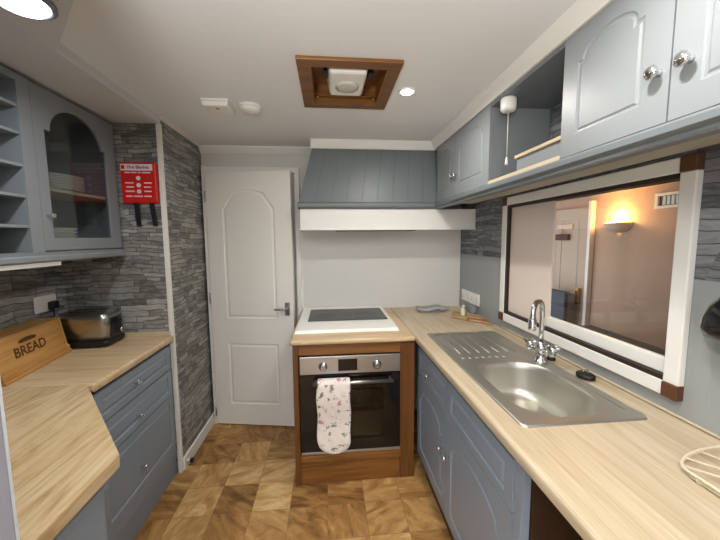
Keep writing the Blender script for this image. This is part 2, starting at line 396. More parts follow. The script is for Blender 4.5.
def panel_door(name, mat, parent, T, w, h, t, panels, prof=((.004, -.005), (.010, -.006), (.020, -.001)), through=False, bevel=.003):
    """slab w x h x t with routed panels; T(u, v, n) maps to world, n outward, front at n = 0"""
    mb = MB(); bm = mb.bm
    loops = face_with_holes(bm, T, rect_poly(0, 0, w, h), panels)
    back = [bm.verts.new(T(p[0], p[1], -t)) for p in rect_poly(0, 0, w, h)]
    fo = loops[0]
    for i in range(4): bm.faces.new((fo[i], back[i], back[(i+1) % 4], fo[(i+1) % 4]))
    if not through: bm.faces.new(back)
    else:
        bl = []
        es = []
        for i in range(4): es.append(bm.edges.get((back[i], back[(i+1) % 4])) or bm.edges.new((back[i], back[(i+1) % 4])))
        for lp in panels:
            vs = [bm.verts.new(T(p[0], p[1], -t)) for p in lp]; bl.append(vs)
            for i in range(len(vs)): es.append(bm.edges.new((vs[i], vs[(i+1) % len(vs)])))
        bmesh.ops.triangle_fill(bm, use_beauty=True, use_dissolve=True, edges=es)
    for k, lp in enumerate(panels):
        prev = loops[k+1]
        if through:
            cur = bl[k]; n = len(prev)
            for i in range(n): bm.faces.new((prev[i], prev[(i+1) % n], cur[(i+1) % n], cur[i]))
            continue
        for d, c in prof:
            cur = [bm.verts.new(T(p[0], p[1], c)) for p in offset_poly(lp, d)]; n = len(cur)
            for i in range(n): bm.faces.new((prev[i], prev[(i+1) % n], cur[(i+1) % n], cur[i]))
            prev = cur
        bmesh.ops.triangulate(bm, faces=[bm.faces.new(prev)], ngon_method='BEAUTY')
    return mb.build(name, mat, parent, 0)
def knob(parent, c, n, mat=None, r=.014, name='knob'):
    """turned knob on a stem, n = outward unit axis as 'X+','X-','Y-'"""
    s = 1 if n[1] == '+' else -1; ax = n[0]
    pr = [(r*.55, 0), (r*.42, .006), (r*.40, .014), (r*.95, .019), (r*1.05, .024), (r*.85, .030), (r*.3, .033)]
    return MB().lathe([(a, s*b) for a, b in pr], c, ax, 14).build(name, mat or CHROME, parent)
def text(name, body, size, mat, parent, M4, extrude=.0008, bold=False, align='CENTER', sx=1):
    cu = bpy.data.curves.new(name, 'FONT'); cu.body = body; cu.size = size; cu.extrude = extrude; cu.align_x = align; cu.align_y = 'CENTER'
    if bold: cu.offset = size*.02
    tmp = bpy.data.objects.new(name+'_src', cu); COL.objects.link(tmp)
    bpy.context.view_layer.update()
    me = bpy.data.meshes.new_from_object(tmp.evaluated_get(bpy.context.evaluated_depsgraph_get()))
    bpy.data.objects.remove(tmp); bpy.data.curves.remove(cu)
    o = bpy.data.objects.new(name, me); COL.objects.link(o); me.materials.clear(); me.materials.append(mat)
    if sx != 1:
        for v in me.vertices: v.co.x *= sx
    o.parent = parent; o.matrix_local = Matrix.Translation(-total_loc(parent)) @ M4 if not parent.get('_local') else M4
    return o
def face_mat(loc, u, n):
    """matrix whose x = u, y = n x u ... for lettering lying on a face of normal n"""
    u = Vector(u).normalized(); n = Vector(n).normalized(); v = n.cross(u)
    M = Matrix((u, v, n)).transposed().to_4x4(); M.translation = Vector(loc); return M

# ------------------------------------------------------------------ key planes (metres)
YB = 2.62          # wall behind door and hob
XR = 1.10          # sink wall
XP = -.96          # passage wall by the door
YF = 2.017         # stone wall facing the camera in the alcove
XL = -1.54         # alcove wall
ZC = 2.18          # ceiling
ZS = 2.142         # dropped ceiling over the alcove
YN = -1.6          # room end behind the camera, only partly walled to steer fill light

# ------------------------------------------------------------------ setting
struct(box('floor', FLOOR, None, -1.7, 1.14, YN, 2.75, -.04, 0))
VX0, VX1, VY0, VY1 = -.075, .265, 1.37, 1.745
mb = MB(); T = lambda a, b, c=0: Vector((a, b, ZC+c))
lp = face_with_holes(mb.bm, T, rect_poly(-1.7, YN, 1.14, 2.75), [rect_poly(VX0, VY0, VX1, VY1)])
lp2 = face_with_holes(mb.bm, T, rect_poly(-1.7, YN, 1.14, 2.75), [rect_poly(VX0, VY0, VX1, VY1)], .12)
for a, b in zip(lp, lp2):
    for i in range(4): mb.bm.faces.new((a[i], a[(i+1) % 4], b[(i+1) % 4], b[i]))
struct(mb.build('ceiling', CEIL))
soff = [(-1.56, YF+.003), (XP+.008, YF+.003), (-.945, 1.30), (-.57, .905), (-.57, .30), (-1.56, .30)]
struct(MB().prism(soff, 'Z', ZS, ZC+.01).build('ceiling', plain('soffit grey', '#cfd1d4', .7, noise=.015, nscale=3), None, .004))  # soffit in a slightly greyer tone than the main ceiling
struct(MB().box(-1.7, XP, YF, 2.75, 0, ZC+.02).build('wall_left', STONE_L))
struct(MB().box(-1.7, XL, YN, YF, 0, ZC+.02).build('wall_alcove', STONE_L))
struct(MB().box(XP, 1.14, YB, 2.75, 0, ZC+.02).build('wall_back', WALLW))
struct(MB().box(.25, 1.14, YN-.1, YN, 0, ZC+.02).build('wall_light_block', WALLW))  # unseen wall piece, width chosen to block fill light from one side
# sink wall with the hatch opening
WY0, WY1, WZ0, WZ1 = .90, 1.90, .99, 1.685
mb = MB()
for (a, b, c, d) in ((YN, WY0, 0, ZC+.02), (WY1, 2.75, 0, ZC+.02), (WY0, WY1, 0, WZ0), (WY0, WY1, WZ1, ZC+.02)):
    mb.box(XR, XR+.04, a, b, c, d)
struct(mb.build('wall_right', STONE_R))

# corner strip, baseboard, coving
struct(MB().box(XP-.018, XP+.006, YF-.007, YF+.018, 0, ZS).build('trim_1', WHITE, None, .003))
bb = struct(MB().box(XP, XP+.014, YF+.02, YB, 0, .085).build('baseboard_left', WHITE, None, .004))
struct(MB().prism([(XP, ZC), (XP, ZC-.012), (XP+.03, ZC)], 'Y', YF, YB).build('trim_2', WHITE))
struct(MB().prism([(YB, ZC-.05), (YB-.012, ZC-.05), (YB-.05, ZC-.008), (YB-.05, ZC), (YB, ZC)], 'X', XP, -.11).build('trim_3', WHITE))
struct(MB().prism([(2.405, 2.122), (2.385, 2.122), (2.36, ZC-.006), (2.36, ZC), (2.44, ZC), (2.44, 2.122)], 'X', -.12, .80).build('trim_4', WHITE))
struct(MB().prism([(.805, 2.124), (.782, 2.124), (.752, ZC-.006), (.752, ZC), (.82, ZC), (.82, 2.124)], 'Y', .3, 2.37).build('trim_5', WHITE))

# near partition at the frame's edge: pale panel with a white jamb
struct(MB().box(XL, -.440, .415, .455, 0, ZC).build('wall_near', plain('mauve grey panel', '#9a9ba6', .5), None, .004))
struct(MB().box(-.53, -.474, .456, .495, 0, ZC).build('trim_6', plain('white jamb paint', '#e6edf2', .4), None, .004))

# ------------------------------------------------------------------ room door, slightly ajar
HX, HY = -.914, 2.548
ang = -math.atan2(.1116, .638); DW = .646
door = bpy.data.objects.new('door_1', None); COL.objects.link(door); door.location = (HX, HY, 0); door.rotation_euler = (0, 0, ang); door['_local'] = 1; struct(door)
T = lambda a, b, c=0: Vector((a, -c, b+.012))
pd = clip_arch_poly(.12, .86, .52, 1.83, .07, .035)
panel_door('door_leaf', DOORW, door, T, DW, 1.963, .036, [pd, rect_poly(.12, .17, .52, .66)], prof=((.006, -.006), (.014, -.007), (.026, -.002)))
hd = MB().box(.582, .618, -.008, 0, .90, 1.0).build('handle_plate', SILVER, door, .002)
MB().tube([(.60, -.008, .955), (.60, -.045, .955)], .008).tube([(.606, -.045, .955), (.56, -.047, .955), (.51, -.043, .952)], [.009, .0085, .007]).build('door_handle', SILVER, door)
for z in (.12, 1.03, 1.80):
    MB().tube([(-.004, -.006, z-.04), (-.004, -.006, z+.04)], .006).build('hinge', SILVER, door)
struct(MB().box(XP+.016, HX-.006, 2.56, YB, 0, 2.03).build('trim_7', WHITE, None, .003))
struct(MB().box(-.262, -.224, 2.575, YB, 0, 2.03).build('trim_8', WHITE, None, .003))
struct(MB().box(HX-.006, -.262, 2.59, YB, 1.985, 2.03).build('trim_9', WHITE, None, .003))
# door stop on the baseboard
t = thing('door_stop', 'small black rubber door stop on the white baseboard below the stone wall', 'door stop', (XP+.014, 2.07, .045))
MB().lathe([(.010, 0), (.010, .02)], (XP+.014, 2.07, .045), 'X', 12).build('stem', PLASTW, t)
MB().lathe([(.015, .02), (.016, .034), (.011, .040)], (XP+.014, 2.07, .045), 'X', 12).build('rubber_tip', BLACKM, t)

# splashback board
t = thing('splashback', 'plain white splashback board behind the hob', 'splashback', (.4, YB, .9))
box('panel', plain('splash white', '#d3d2ce', .45, noise=.01), t, -.215, 1.096, YB-.0105, YB-.0005, .9, 1.56)
box('edge_strip', WHITE, t, -.224, -.213, YB-.014, YB-.0005, .9, 1.53)

# ------------------------------------------------------------------ cooker hood
t = thing('cooker_hood', 'blue-grey sloping cooker hood with white fascia above the hob', 'cooker hood', (.3, YB, 1.54))
mb = MB(); n = 9
mb.hexa([(-.21, 2.345, 1.735), (.80, 2.345, 1.735), (.80, YB, 1.735), (-.21, YB, 1.735)], [(-.112, 2.40, 2.128), (.80, 2.40, 2.128), (.80, YB, 2.128), (-.112, YB, 2.128)])
cano = mb.build('canopy', PAINTD, t, .004)
mb = MB()
for k in range(1, 9):   # fine board joints
    x = -.21+1.01*k/9; xt = x+.098*(1-k/9)
    mb.hexa([(x-.0018, 2.3455, 1.737), (x+.0018, 2.3455, 1.737), (x+.0018, 2.3425, 1.737), (x-.0018, 2.3425, 1.737)], [(xt-.0018, 2.4000, 2.126), (xt+.0018, 2.4000, 2.126), (xt+.0018, 2.3975, 2.126), (xt-.0018, 2.3975, 2.126)])
mb.build('board_joint', plain('board joint grey', '#5f686d', .5), cano)
MB().prism([(YB, 1.69), (2.335, 1.69), (2.318, 1.705), (2.318, 1.728), (2.340, 1.738), (YB, 1.738)], 'X', -.218, .80).build('lip', PAINTD, t, .002)
box('fascia', WHITE, t, -.205, 1.097, 2.345, 2.365, 1.538, 1.69, .003)
mb = MB().box(-.205, -.19, 2.365, YB-.012, 1.545, 1.69).box(-.19, 1.097, 2.365, YB-.012, 1.56, 1.575)
mb.build('shelf', WHITE, t)
box('extractor', plain('extractor grey', '#5d5c5a', .4), t, .05, .65, 2.37, 2.58, 1.533, 1.56, .004)
box('bead', WHITE, t, -.212, 1.097, 2.335, 2.347, 1.538, 1.548, .002)

# ------------------------------------------------------------------ worktops
def worktop_poly(name, mat, poly, z0, z1, label, hole=None, bevel=.012):
    mb = MB()
    if hole is None: mb.prism(poly, 'Z', z0, z1)
    else:
        a = face_with_holes(mb.bm, lambda x, y, c=0: Vector((x, y, z1)), poly, [hole])
        b = face_with_holes(mb.bm, lambda x, y, c=0: Vector((x, y, z0)), poly, [hole])
        for p, q in zip(a, b):
            n = len(p)
            for i in range(n): mb.bm.faces.new((p[i], p[(i+1) % n], q[(i+1) % n], q[i]))
    o = mb.build(name, mat, None, bevel, 3); tag(o, label, 'worktop'); return o
worktop_poly('worktop', OAKX, [(-.235, 1.805), (.4985, 1.805), (.4985, YB-.0005), (-.235, YB-.0005)], .870, .90, 'pale oak worktop carrying the cream hob above the oven')
worktop_poly('worktop', OAKY, [(.50, -.35), (XR-.0005, -.35), (XR-.0005, YB-.0005), (.50, YB-.0005)], .86, .90, 'long pale oak worktop holding the steel sink under the hatch', hole=rect_poly(.60, .895, .965, 1.42))
o = box('sealing_strip', LIP, None, XR-.008, XR-.0006, -.35, 1.93, .9006, .908, .002); tag(o, 'thin pale sealing strip along the grey boards behind the sink', 'strip')
worktop_poly('worktop', OAKX, [(XL+.0005, 1.342), (-.952, 1.342), (-.952, YF-.0005), (XL+.0005, YF-.0005)], .862, .90, 'pale oak worktop under the toaster and bread bin')
worktop_poly('worktop', OAKP, [(XL+.0005, .50), (-.572, .50), (-.572, .873), (-.975, 1.338), (XL+.0005, 1.338)], .865, .906, 'oak peninsula worktop with a cut-off corner', bevel=.006)
o = box('upstand', LIP, None, XL+.01, -.97, YF-.016, YF-.0008, .9006, .925, .002); tag(o, 'short oak upstand strip behind the toaster against the stone wall', 'upstand')

# ------------------------------------------------------------------ oven housing and oven
t = thing('oven_housing', 'brown wooden oven housing with plinth', 'cabinet', (.15, 1.836, 0))
YO = 1.836
box('side_panel', BROWN, t, -.222, -.19, YO-.012, YB-.02, 0, .864, .002)
box('side_panel', BROWN, t, .41, .498, YO-.006, YO+.02, 0, .859, .002)
box('side_panel', BROWN, t, .412, .43, YO+.02, YB-.02, 0, .859)
box('top_rail', BROWNX, t, -.19, .41, YO-.002, YO+.02, .802, .864, .002)
box('bottom_rail', BROWNX, t, -.19, .41, YO-.022, YO+.03, .150, .192, .004)
box('plinth', BROWNX, t, -.19, .41, YO-.002, YO+.016, 0, .150, .002)
box('shelf', DARKW, t, -.19, .41, YO+.03, YB-.03, .17, .192)
t = thing('oven', 'built-in stainless and black glass electric oven', 'oven', (.113, YO, .2))
X0, X1 = -.184, .408
box('control_panel', SILVER, t, X0, X1, YO-.018, YO+.02, .690, .797, .003)
box('body', BLACKM, t, X0+.01, X1-.01, YO+.42, YO+.44, .20, .79)
mb = MB().box(X0+.01, X0+.02, YO+.02, YO+.42, .20, .79).box(X1-.02, X1-.01, YO+.02, YO+.42, .20, .79).box(X0+.02, X1-.02, YO+.02, YO+.42, .20, .21).box(X0+.02, X1-.02, YO+.02, YO+.42, .67, .68)
mb.build('cavity', plain('oven enamel', '#8f897c', .35), t)
dsp = box('display', BLACK, t, .040, .152, YO-.0195, YO-.016, .707, .778, .001)
for x in (-.048, .268):
    k = MB().lathe([(.026, 0), (.026, -.004), (.021, -.006), (.019, -.024), (.013, -.027)], (x, YO-.018, .738), 'Y', 24).build('knob', STEEL, t)
    box('pointer', BLACKM, k, x-.002, x+.002, YO-.046, YO-.0445, .738, .752)
T = lambda a, b, c=0: Vector((X0+a, YO-.018-c, .214+b))
dr = panel_door('door', BLACK, t, T, X1-X0, .472, .026, [rround(.10, .07, .49, .39, .02)], through=True)
mb = MB().box(X0+.095, X0+.495, YO-.013, YO-.008, .214+.065, .214+.395); mb.build('glass', OVENG, dr)
box('trim_strip', SILVER, t, X0, X1, YO-.020, YO+.01, .196, .213, .002)
mb = MB().tube([(-.105, YO-.060, .652), (.360, YO-.060, .652)], .0105, 12)
for x in (-.09, .345): mb.tube([(x, YO-.018, .652), (x, YO-.058, .652)], .008)
mb.build('handle', SILVER, dr)
for z in (.45, .55):
    mb = MB().tube([(X0+.02, YO+.05, z), (X1-.02, YO+.05, z)], .004).tube([(X0+.02, YO+.38, z), (X1-.02, YO+.38, z)], .004)
    for k in range(12):
        x = X0+.05+k*.045; mb.tube([(x, YO+.05, z), (x, YO+.38, z)], .0025, 6)
    mb.build('rack', CHROME, t)
# quilted double oven glove over the handle
def glove():
    mb = MB(); bm = mb.bm
    x0, x1 = -.086, .106; W = x1-x0; NU, NV = 12, 40
    path = []
    for k in range(8): path.append((YO-.026-.016*0, .50+.145*k/7))                # short rear flap
    for k in range(1, 8):
        a = math.pi*k/8; path.append((YO-.060+.034*math.cos(a)*1.0, .652+.025*math.sin(a)))
    for k in range(26): path.append((YO-.094-.006*math.sin(k*.35), .650-.400*k/25))
    NV = len(path); grid = []
    for j, (y, z) in enumerate(path):
        row = []
        d = z-.250
        for i in range(NU+1):
            u = -1+2*i/NU; half = W/2
            if j > 15 and d < .075: half = W/2*math.sqrt(max(.02, 1-((.075-d)/.078)**2))
            if j <= 15 : half = W/2*.97
            px = (x0+x1)/2+u*half+.003*math.sin(z*30)
            q = .0035*math.sin(px*95)*math.sin(z*85)
            row.append(bm.verts.new((px, y-(q if j > 15 else 0)+.006*(u**4)*(1 if j > 15 else -.3), z)))
        grid.append(row)
    for j in range(NV-1):
        for i in range(NU):
            f = bm.faces.new((grid[j][i], grid[j][i+1], grid[j+1][i+1], grid[j+1][i])); f.smooth = True
    o = mb.build('oven_glove', FLORAL)
    s = o.modifiers.new('thick', 'SOLIDIFY'); s.thickness = .010; s.offset = 0
    ss = o.modifiers.new('sub', 'SUBSURF'); ss.levels = 1; ss.render_levels = 1
    return o
tag(glove(), 'white floral quilted oven glove hanging over the oven door handle', 'oven glove')

# hob
t = thing('hob', 'black glass hob in a wide cream frame', 'hob', (.11, 2.2, .9))
MB().hexa([(-.222, 1.93, .9005), (.428, 1.93, .9005), (.428, YB-.012, .9005), (-.222, YB-.012, .9005)], [(-.214, 1.938, .922), (.420, 1.938, .922), (.420, YB-.018, .922), (-.214, YB-.018, .922)]).build('frame', CREAM, t, .004)
box('glass', HOBG, t, -.152, .392, 2.145, 2.50, .922, .927, .002)
for x, y, r in ((-.02, 2.25, .07), (.25, 2.24, .085), (-.02, 2.40, .085), (.25, 2.41, .07)):
    MB().tube([(x+r*math.cos(a*math.pi/16), y+r*math.sin(a*math.pi/16)*.8, .9272) for a in range(32)], .0007, 4, True).build('cooking_zone', plain('zone line', '#3a3b40', .3), t)

# ------------------------------------------------------------------ sink-side base cabinets
XD = .53
def right_door(name, parent, y_far, y_near, z0, z1, mat, panels_fn, **k):
    T = lambda a, b, c=0: Vector((XD-c, y_far-a, z0+b))
    return panel_door(name, mat, parent, T, y_far-y_near, z1-z0, .018, panels_fn(y_far-y_near, z1-z0), **k)
def carcass(parent, y0, y1, x0=.549, z0=.14, za=.858, zb=.858):
    mb = MB().box(x0, 1.09, y0, y0+.016, z0, za).box(x0, 1.09, y1-.016, y1, z0, zb).box(1.07, 1.09, y0+.016, y1-.016, z0, .858).box(x0, 1.07, y0+.016, y1-.016, z0, z0+.016)
    return mb.build('body', PAINTB, parent)
dpan = lambda w, h: [rect_poly(.045, .035, w-.045, h-.035)]
apan = lambda w, h: [arch_poly(.055, .06, w-.055, h-.05, .075, .02)]
t = thing('base_cabinet', 'blue-grey base cabinet beside the oven with one drawer over an arched door', 'cabinet', (.8, 1.62, 0))
carcass(t, 1.380, 1.872, za=.73)
box('rail', PAINTB, t, .535, .55, 1.38, 1.872, .825, .858)
d = right_door('drawer', t, 1.868, 1.382, .655, .822, PAINTB, dpan); knob(d, (XD, 1.625, .738), 'X-', r=.013)
d = right_door('door', t, 1.868, 1.382, .145, .648, PAINTB, apan); knob(d, (XD, 1.415, .470), 'X-', r=.013)
box('plinth', DARKW, t, .575, .59, 1.38, 1.83, 0, .14)
t = thing('base_cabinet', 'blue-grey base cabinet under the sink bowl with a plain fixed drawer front', 'cabinet', (.8, 1.1, 0))
carcass(t, .812, 1.378, zb=.73)
box('rail', PAINTB, t, .535, .55, .84, 1.378, .825, .858)
right_door('drawer_front', t, 1.377, .842, .655, .822, PAINTB, dpan)
d = right_door('door', t, 1.377, .842, .145, .648, PAINTB, apan); knob(d, (XD, 1.345, .470), 'X-', r=.013)
box('end_post', PAINTB, t, .533, .56, .800, .838, 0, .858, .002)
box('plinth', DARKW, t, .575, .59, .84, 1.378, 0, .14)
t = thing('open_bay', 'open dark brown appliance space under the worktop next to the sink cabinet', 'cabinet', (.8, .4, 0))
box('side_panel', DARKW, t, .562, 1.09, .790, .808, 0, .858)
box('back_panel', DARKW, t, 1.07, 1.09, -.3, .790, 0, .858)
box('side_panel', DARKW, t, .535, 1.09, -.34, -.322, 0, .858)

# ------------------------------------------------------------------ sink, tap, odds and ends
t = thing('sink', 'stainless steel inset sink with drainer in the worktop', 'sink', (.785, 1.36, .9))
SX0, SX1, SY0, SY1 = .573, 1.0, .872, 1.845
mb = MB(); bm = mb.bm
T = lambda a, b, c=0: Vector((a, b, .9055+c))
bowl = rround(.622, .908, .940, 1.375, .13, 8); drn = rround(.60, 1.47, .93, 1.815, .03, 4)
outer = rround(SX0+.008, SY0+.008, SX1-.008, SY1-.008, .012, 4)
lo = face_with_holes(bm, T, outer, [bowl, drn])
rim = [bm.verts.new(T(p[0], p[1], .0015)) for p in offset_poly(outer, -.004)]
rim2 = [bm.verts.new(T(p[0], p[1], -.0050)) for p in offset_poly(outer, -.008)]
for A, Bv in ((lo[0], rim), (rim, rim2)):
    for i in range(len(A)): bm.faces.new((A[i], A[(i+1) % len(A)], Bv[(i+1) % len(A)], Bv[i])).smooth = True
prev = lo[1]
for d, c in ((.004, -.002), (.010, -.010), (.014, -.03), (.022, -.115), (.030, -.138), (.050, -.150)):
    cur = [bm.verts.new(T(p[0], p[1], c)) for p in offset_poly(bowl, d)]; n = len(cur)
    for i in range(n): bm.faces.new((prev[i], prev[(i+1) % n], cur[(i+1) % n], cur[i])).smooth = True
    prev = cur
bm.faces.new(prev)
prev = lo[2]
for d, c in ((.004, -.003), (.012, -.0042)):
    cur = [bm.verts.new(T(p[0], p[1], c)) for p in offset_poly(drn, d)]; n = len(cur)
    for i in range(n): bm.faces.new((prev[i], prev[(i+1) % n], cur[(i+1) % n], cur[i])).smooth = True
    prev = cur
bm.faces.new(prev)
mb.build('basin', SINKM, t)
mb = MB()
for k in range(7): mb.lathe([(.009, .9050), (.0085, .9072), (.0055, .9088), (.001, .9093)], (.625+.034*k, 1.432, 0), 'Z', 12)
mb.build('drip_stud', SINKM, t)
mb = MB()
for k in range(6): mb.tube([(.64+.05*k, 1.50, .9022), (.64+.05*k, 1.79, .9022)], .0026, 6)
mb.build('drainer_ridge', SINKM, t)
mb = MB().lathe([(.036, .7560), (.036, .7578), (.030, .7582), (.026, .7566), (.004, .7566)], (.70, 1.06, 0), 'Z', 24)
mb.build('waste', CHROME, t)
mb = MB().box(.962, .970, .93, 1.20, .9056, .9085); mb.build('splash_bead', SINKM, t, .0015)

t = thing('mixer_tap', 'chrome swan-neck mixer tap with two cross handles behind the sink', 'tap', (.955, 1.345, .9055))
cx_, cy_ = .955, 1.345
MB().lathe([(.030, .9058), (.030, .914), (.022, .920), (.020, .955), (.024, .965), (.024, .985), (.016, .995), (.013, 1.005)], (cx_, cy_, 0), 'Z', 20).build('body', CHROME, t)
pts = [(cx_, cy_, 1.0), (cx_, cy_, 1.06), (cx_-.002, cy_-.002, 1.13)]
for k in range(1, 9):
    a = math.pi*k/8; s = .046
    pts.append((cx_-s+s*math.cos(a), cy_-.75*s+.75*s*math.cos(a), 1.145+.052*math.sin(a)))
pts += [(cx_-.094, cy_-.071, 1.125), (cx_-.095, cy_-.072, 1.105)]
MB().tube(pts, [.0105]*3+[.0105]*8+[.0135, .0135], 12).build('spout', CHROME, t)
MB().lathe([(.015, 1.080), (.0165, 1.09), (.0165, 1.125), (.012, 1.132)], (cx_-.095, cy_-.072, 0), 'Z', 16).build('nozzle', CHROME, t)
for s in (-1, 1):
    c = Vector((cx_+.018*s, cy_-.052*s, .965))
    h = MB().tube([(cx_, cy_, .955), tuple(c)], .011, 10).lathe([(.014, .950), (.017, .958), (.017, .985), (.012, .995), (.003, .997)], (c.x, c.y, 0), 'Z', 14)
    hv = h.build('valve', CHROME, t)
    mb = MB()
    for q in range(4):
        a = math.radians(25+90*q); e = c+Vector((math.cos(a)*.030, math.sin(a)*.030, .028))
        mb.tube([tuple(c+Vector((0, 0, .026))), tuple(e)], [.006, .0075], 8)
    mb.build('cross_handle', CHROME, hv)
o = MB().lathe([(.012, .9062), (.019, .908), (.020, .916), (.013, .922), (.006, .936), (.002, .937)], (1.03, 1.375, -.0055), 'Z', 16).build('sink_plug', BLACKM); tag(o, 'small black sink plug on the worktop edge just behind the tap', 'plug')
t = thing('plug_stopper', 'black oval rubber stopper lying behind the sink near the tap', 'plug', (1.035, 1.18, .9))
MB().lathe([(.020, .9006), (.030, .904), (.031, .916), (.024, .922), (.004, .924)], (1.035, 1.175, 0), 'Z', 20, 1, 1.25).build('disc', BLACKM, t)
MB().tube([(1.035+.012*math.cos(a*.5236), 1.175, .928+.010*math.sin(a*.5236)) for a in range(12)], .002, 6, True).build('ring', CHROME, t)

# cream wire rack at the near end of the worktop
t = thing('wire_rack', 'cream coated wire trivet on the worktop near the socket-free end', 'rack', (.95, .62, .9))
t['label'] = 'cream coated wire trivet with arched bars on the empty end of the oak worktop'
zt = .916
def fan(f):
    """outline of the trivet shrunk by f towards its straight front wire"""
    out = []
    for k in range(13):
        a = math.pi/2*k/12
        out.append((1.06-.215*(1-f)*math.cos(a), .40+(.24+.075*math.sin(a))*(1-f), zt))
    return out
o0 = fan(0)
MB().tube(o0+[(1.06, .39, zt), (.845, .39, zt)], .0038, 8, True).build('frame', RACKM, t)
MB().tube([(.846, .636, zt-.009), (.846, .392, zt-.009)], .003, 8).build('lower_wire', RACKM, t)
for f in (.25, .5, .75):
    MB().tube([(1.06-.215*(1-f), .392, zt)]+fan(f), .0028, 6).build('bar', RACKM, t)
for k in (2, 5, 8):
    MB().tube([o0[k], (1.06-.02*k/8, .45+.01*k, zt)], .0028, 6).build('cross_bar', RACKM, t)
for x, y in ((.847, .62), (.847, .41), (1.055, .41), (1.04, .69)):
    MB().tube([(x, y, zt), (x, y, .9006)], [.0035, .005], 8).build('foot', RACKM, t)

# twin sockets
def twin_socket(label, c, n, plug=False):
    t = thing('twin_socket', label, 'socket', c)
    s = 1 if n == 'X+' else -1
    x = c[0]
    box('plate', PLASTW, t, min(x, x+.012*s), max(x, x+.012*s), c[1]-.074, c[1]+.074, c[2]-.044, c[2]+.044, .004)
    for dy in (-.018, .018):
        box('rocker_switch', PLASTW, t, min(x+.012*s, x+.016*s), max(x+.012*s, x+.016*s), c[1]+dy-.006, c[1]+dy+.006, c[2]+.010, c[2]+.028, .001)
    for dy in (-.042, .042):
        mb = MB()
        for (a, b) in ((0, .008), (-.011, -.012), (.011, -.012)):
            mb.box(min(x+.0115*s, x+.0125*s), max(x+.0115*s, x+.0125*s), c[1]+dy+a-.002, c[1]+dy+a+.002, c[2]+b-.004, c[2]+b+.004)
        mb.build('pin_hole', BLACKM, t)
    return t
twin_socket('white twin wall socket in the corner close to the splashback', (XR, 2.475, 1.012), 'X-')
twin_socket('white twin wall socket on the grey boards above the grey box', (XR, 2.320, 1.012), 'X-')
t = thing('twin_socket', 'white wall socket with a black plug behind the bread bin', 'socket', (XL, 1.83, 1.14))
box('plate', PLASTW, t, XL, XL+.012, 1.80, 1.935, 1.095, 1.185, .012)
p = MB().box(XL+.012, XL+.044, 1.868, 1.915, 1.105, 1.150).build('plug', BLACKM, t, .010)
MB().tube([(XL+.028, 1.89, 1.107), (XL+.026, 1.892, 1.03), (XL+.024, 1.90, .95), (XL+.028, 1.905, .906)], .0035).build('cable', BLACKM, p)

# corner clutter
t = thing('serving_tray', 'shallow pale wooden tray on the worktop in the corner below the socket', 'tray', (.97, 2.16, .9))
P = [(.868, 2.20), (1.055, 1.965), (1.085, 2.17), (.95, 2.37)]
MB().prism(P, 'Z', .9008, .906).build('base', TRAYM, t)
mb = MB(); mb.tube([(p[0], p[1], .913) for p in P], .006, 8, True); mb.build('rim', TRAYM, t)
o = MB().hexa([(.935, 2.10, .9065), (1.03, 2.03, .9065), (1.05, 2.06, .9065), (.955, 2.13, .9065)], [(.935, 2.10, .921), (1.03, 2.03, .921), (1.05, 2.06, .921), (.955, 2.13, .921)]).build('packet', DKRED, None, .003); tag(o, 'dull red packet lying in the wooden tray', 'packet')
t = thing('bottle', 'small cream bottle standing in the wooden tray in front of the socket', 'bottle', (.975, 2.25, .9065))
MB().lathe([(.016, .9065), (.017, .91), (.017, .95), (.008, .962), (.008, .966)], (.975, 2.25, 0), 'Z', 16).build('body', BOTTLE, t)
MB().lathe([(.010, .966), (.010, .982), (.008, .984)], (.975, 2.25, 0), 'Z', 14).build('cap', PLASTW, t)
o = box('box', GREYB, None, 1.030, 1.074, 2.24, 2.34, .9206, .970, .003); tag(o, 'small grey box standing on the tray against the wall under the socket', 'box'); o.location.z = -.0005
mb = MB()
for k, (dx, dz, a) in enumerate(((0, 0, .0), (.02, .005, .25), (-.01, .010, -.15))):
    ca, sa = math.cos(a), math.sin(a); q = []
    for i in range(7):
        u = -.10+.2*i/6
        q.append([(.80+dx+u*ca-v*sa, 2.475+u*sa+v*ca, .9012+dz+.007*(1+math.sin(i*1.3+k))*(.5+i*.12)) for v in (-.075, .075)])
    vs = [[mb.bm.verts.new(p) for p in r] for r in q]
    for i in range(6): mb.bm.faces.new((vs[i][0], vs[i+1][0], vs[i+1][1], vs[i][1])).smooth = True
o = mb.build('leaflet', CLOTHG); sm = o.modifiers.new('t', 'SOLIDIFY'); sm.thickness = .0025; sm.offset = 1
tag(o, 'crumpled grey leaflets in the worktop corner between hob and tray', 'leaflets')

# black wall-mounted dispenser at the frame's edge
t = thing('wall_dispenser', 'black domed wall dispenser with a clear base beside the hatch', 'dispenser', (XR, .70, 1.17))
prof = [(.052, 1.205), (.098, 1.21), (.104, 1.225), (.100, 1.255), (.088, 1.285), (.066, 1.312), (.036, 1.328), (.004, 1.333)]
MB().lathe(prof, (XR-.055, .690, 0), 'Z', 28, .5, 1).build('cover', BLACK, t)
MB().lathe([(.055, 1.160), (.078, 1.166), (.090, 1.18), (.094, 1.204)], (XR-.055, .690, 0), 'Z', 28, .5, 1).build('clear_base', CLEAR, t)
box('bracket', BLACKM, t, XR-.01, XR, .65, .745, 1.16, 1.30)

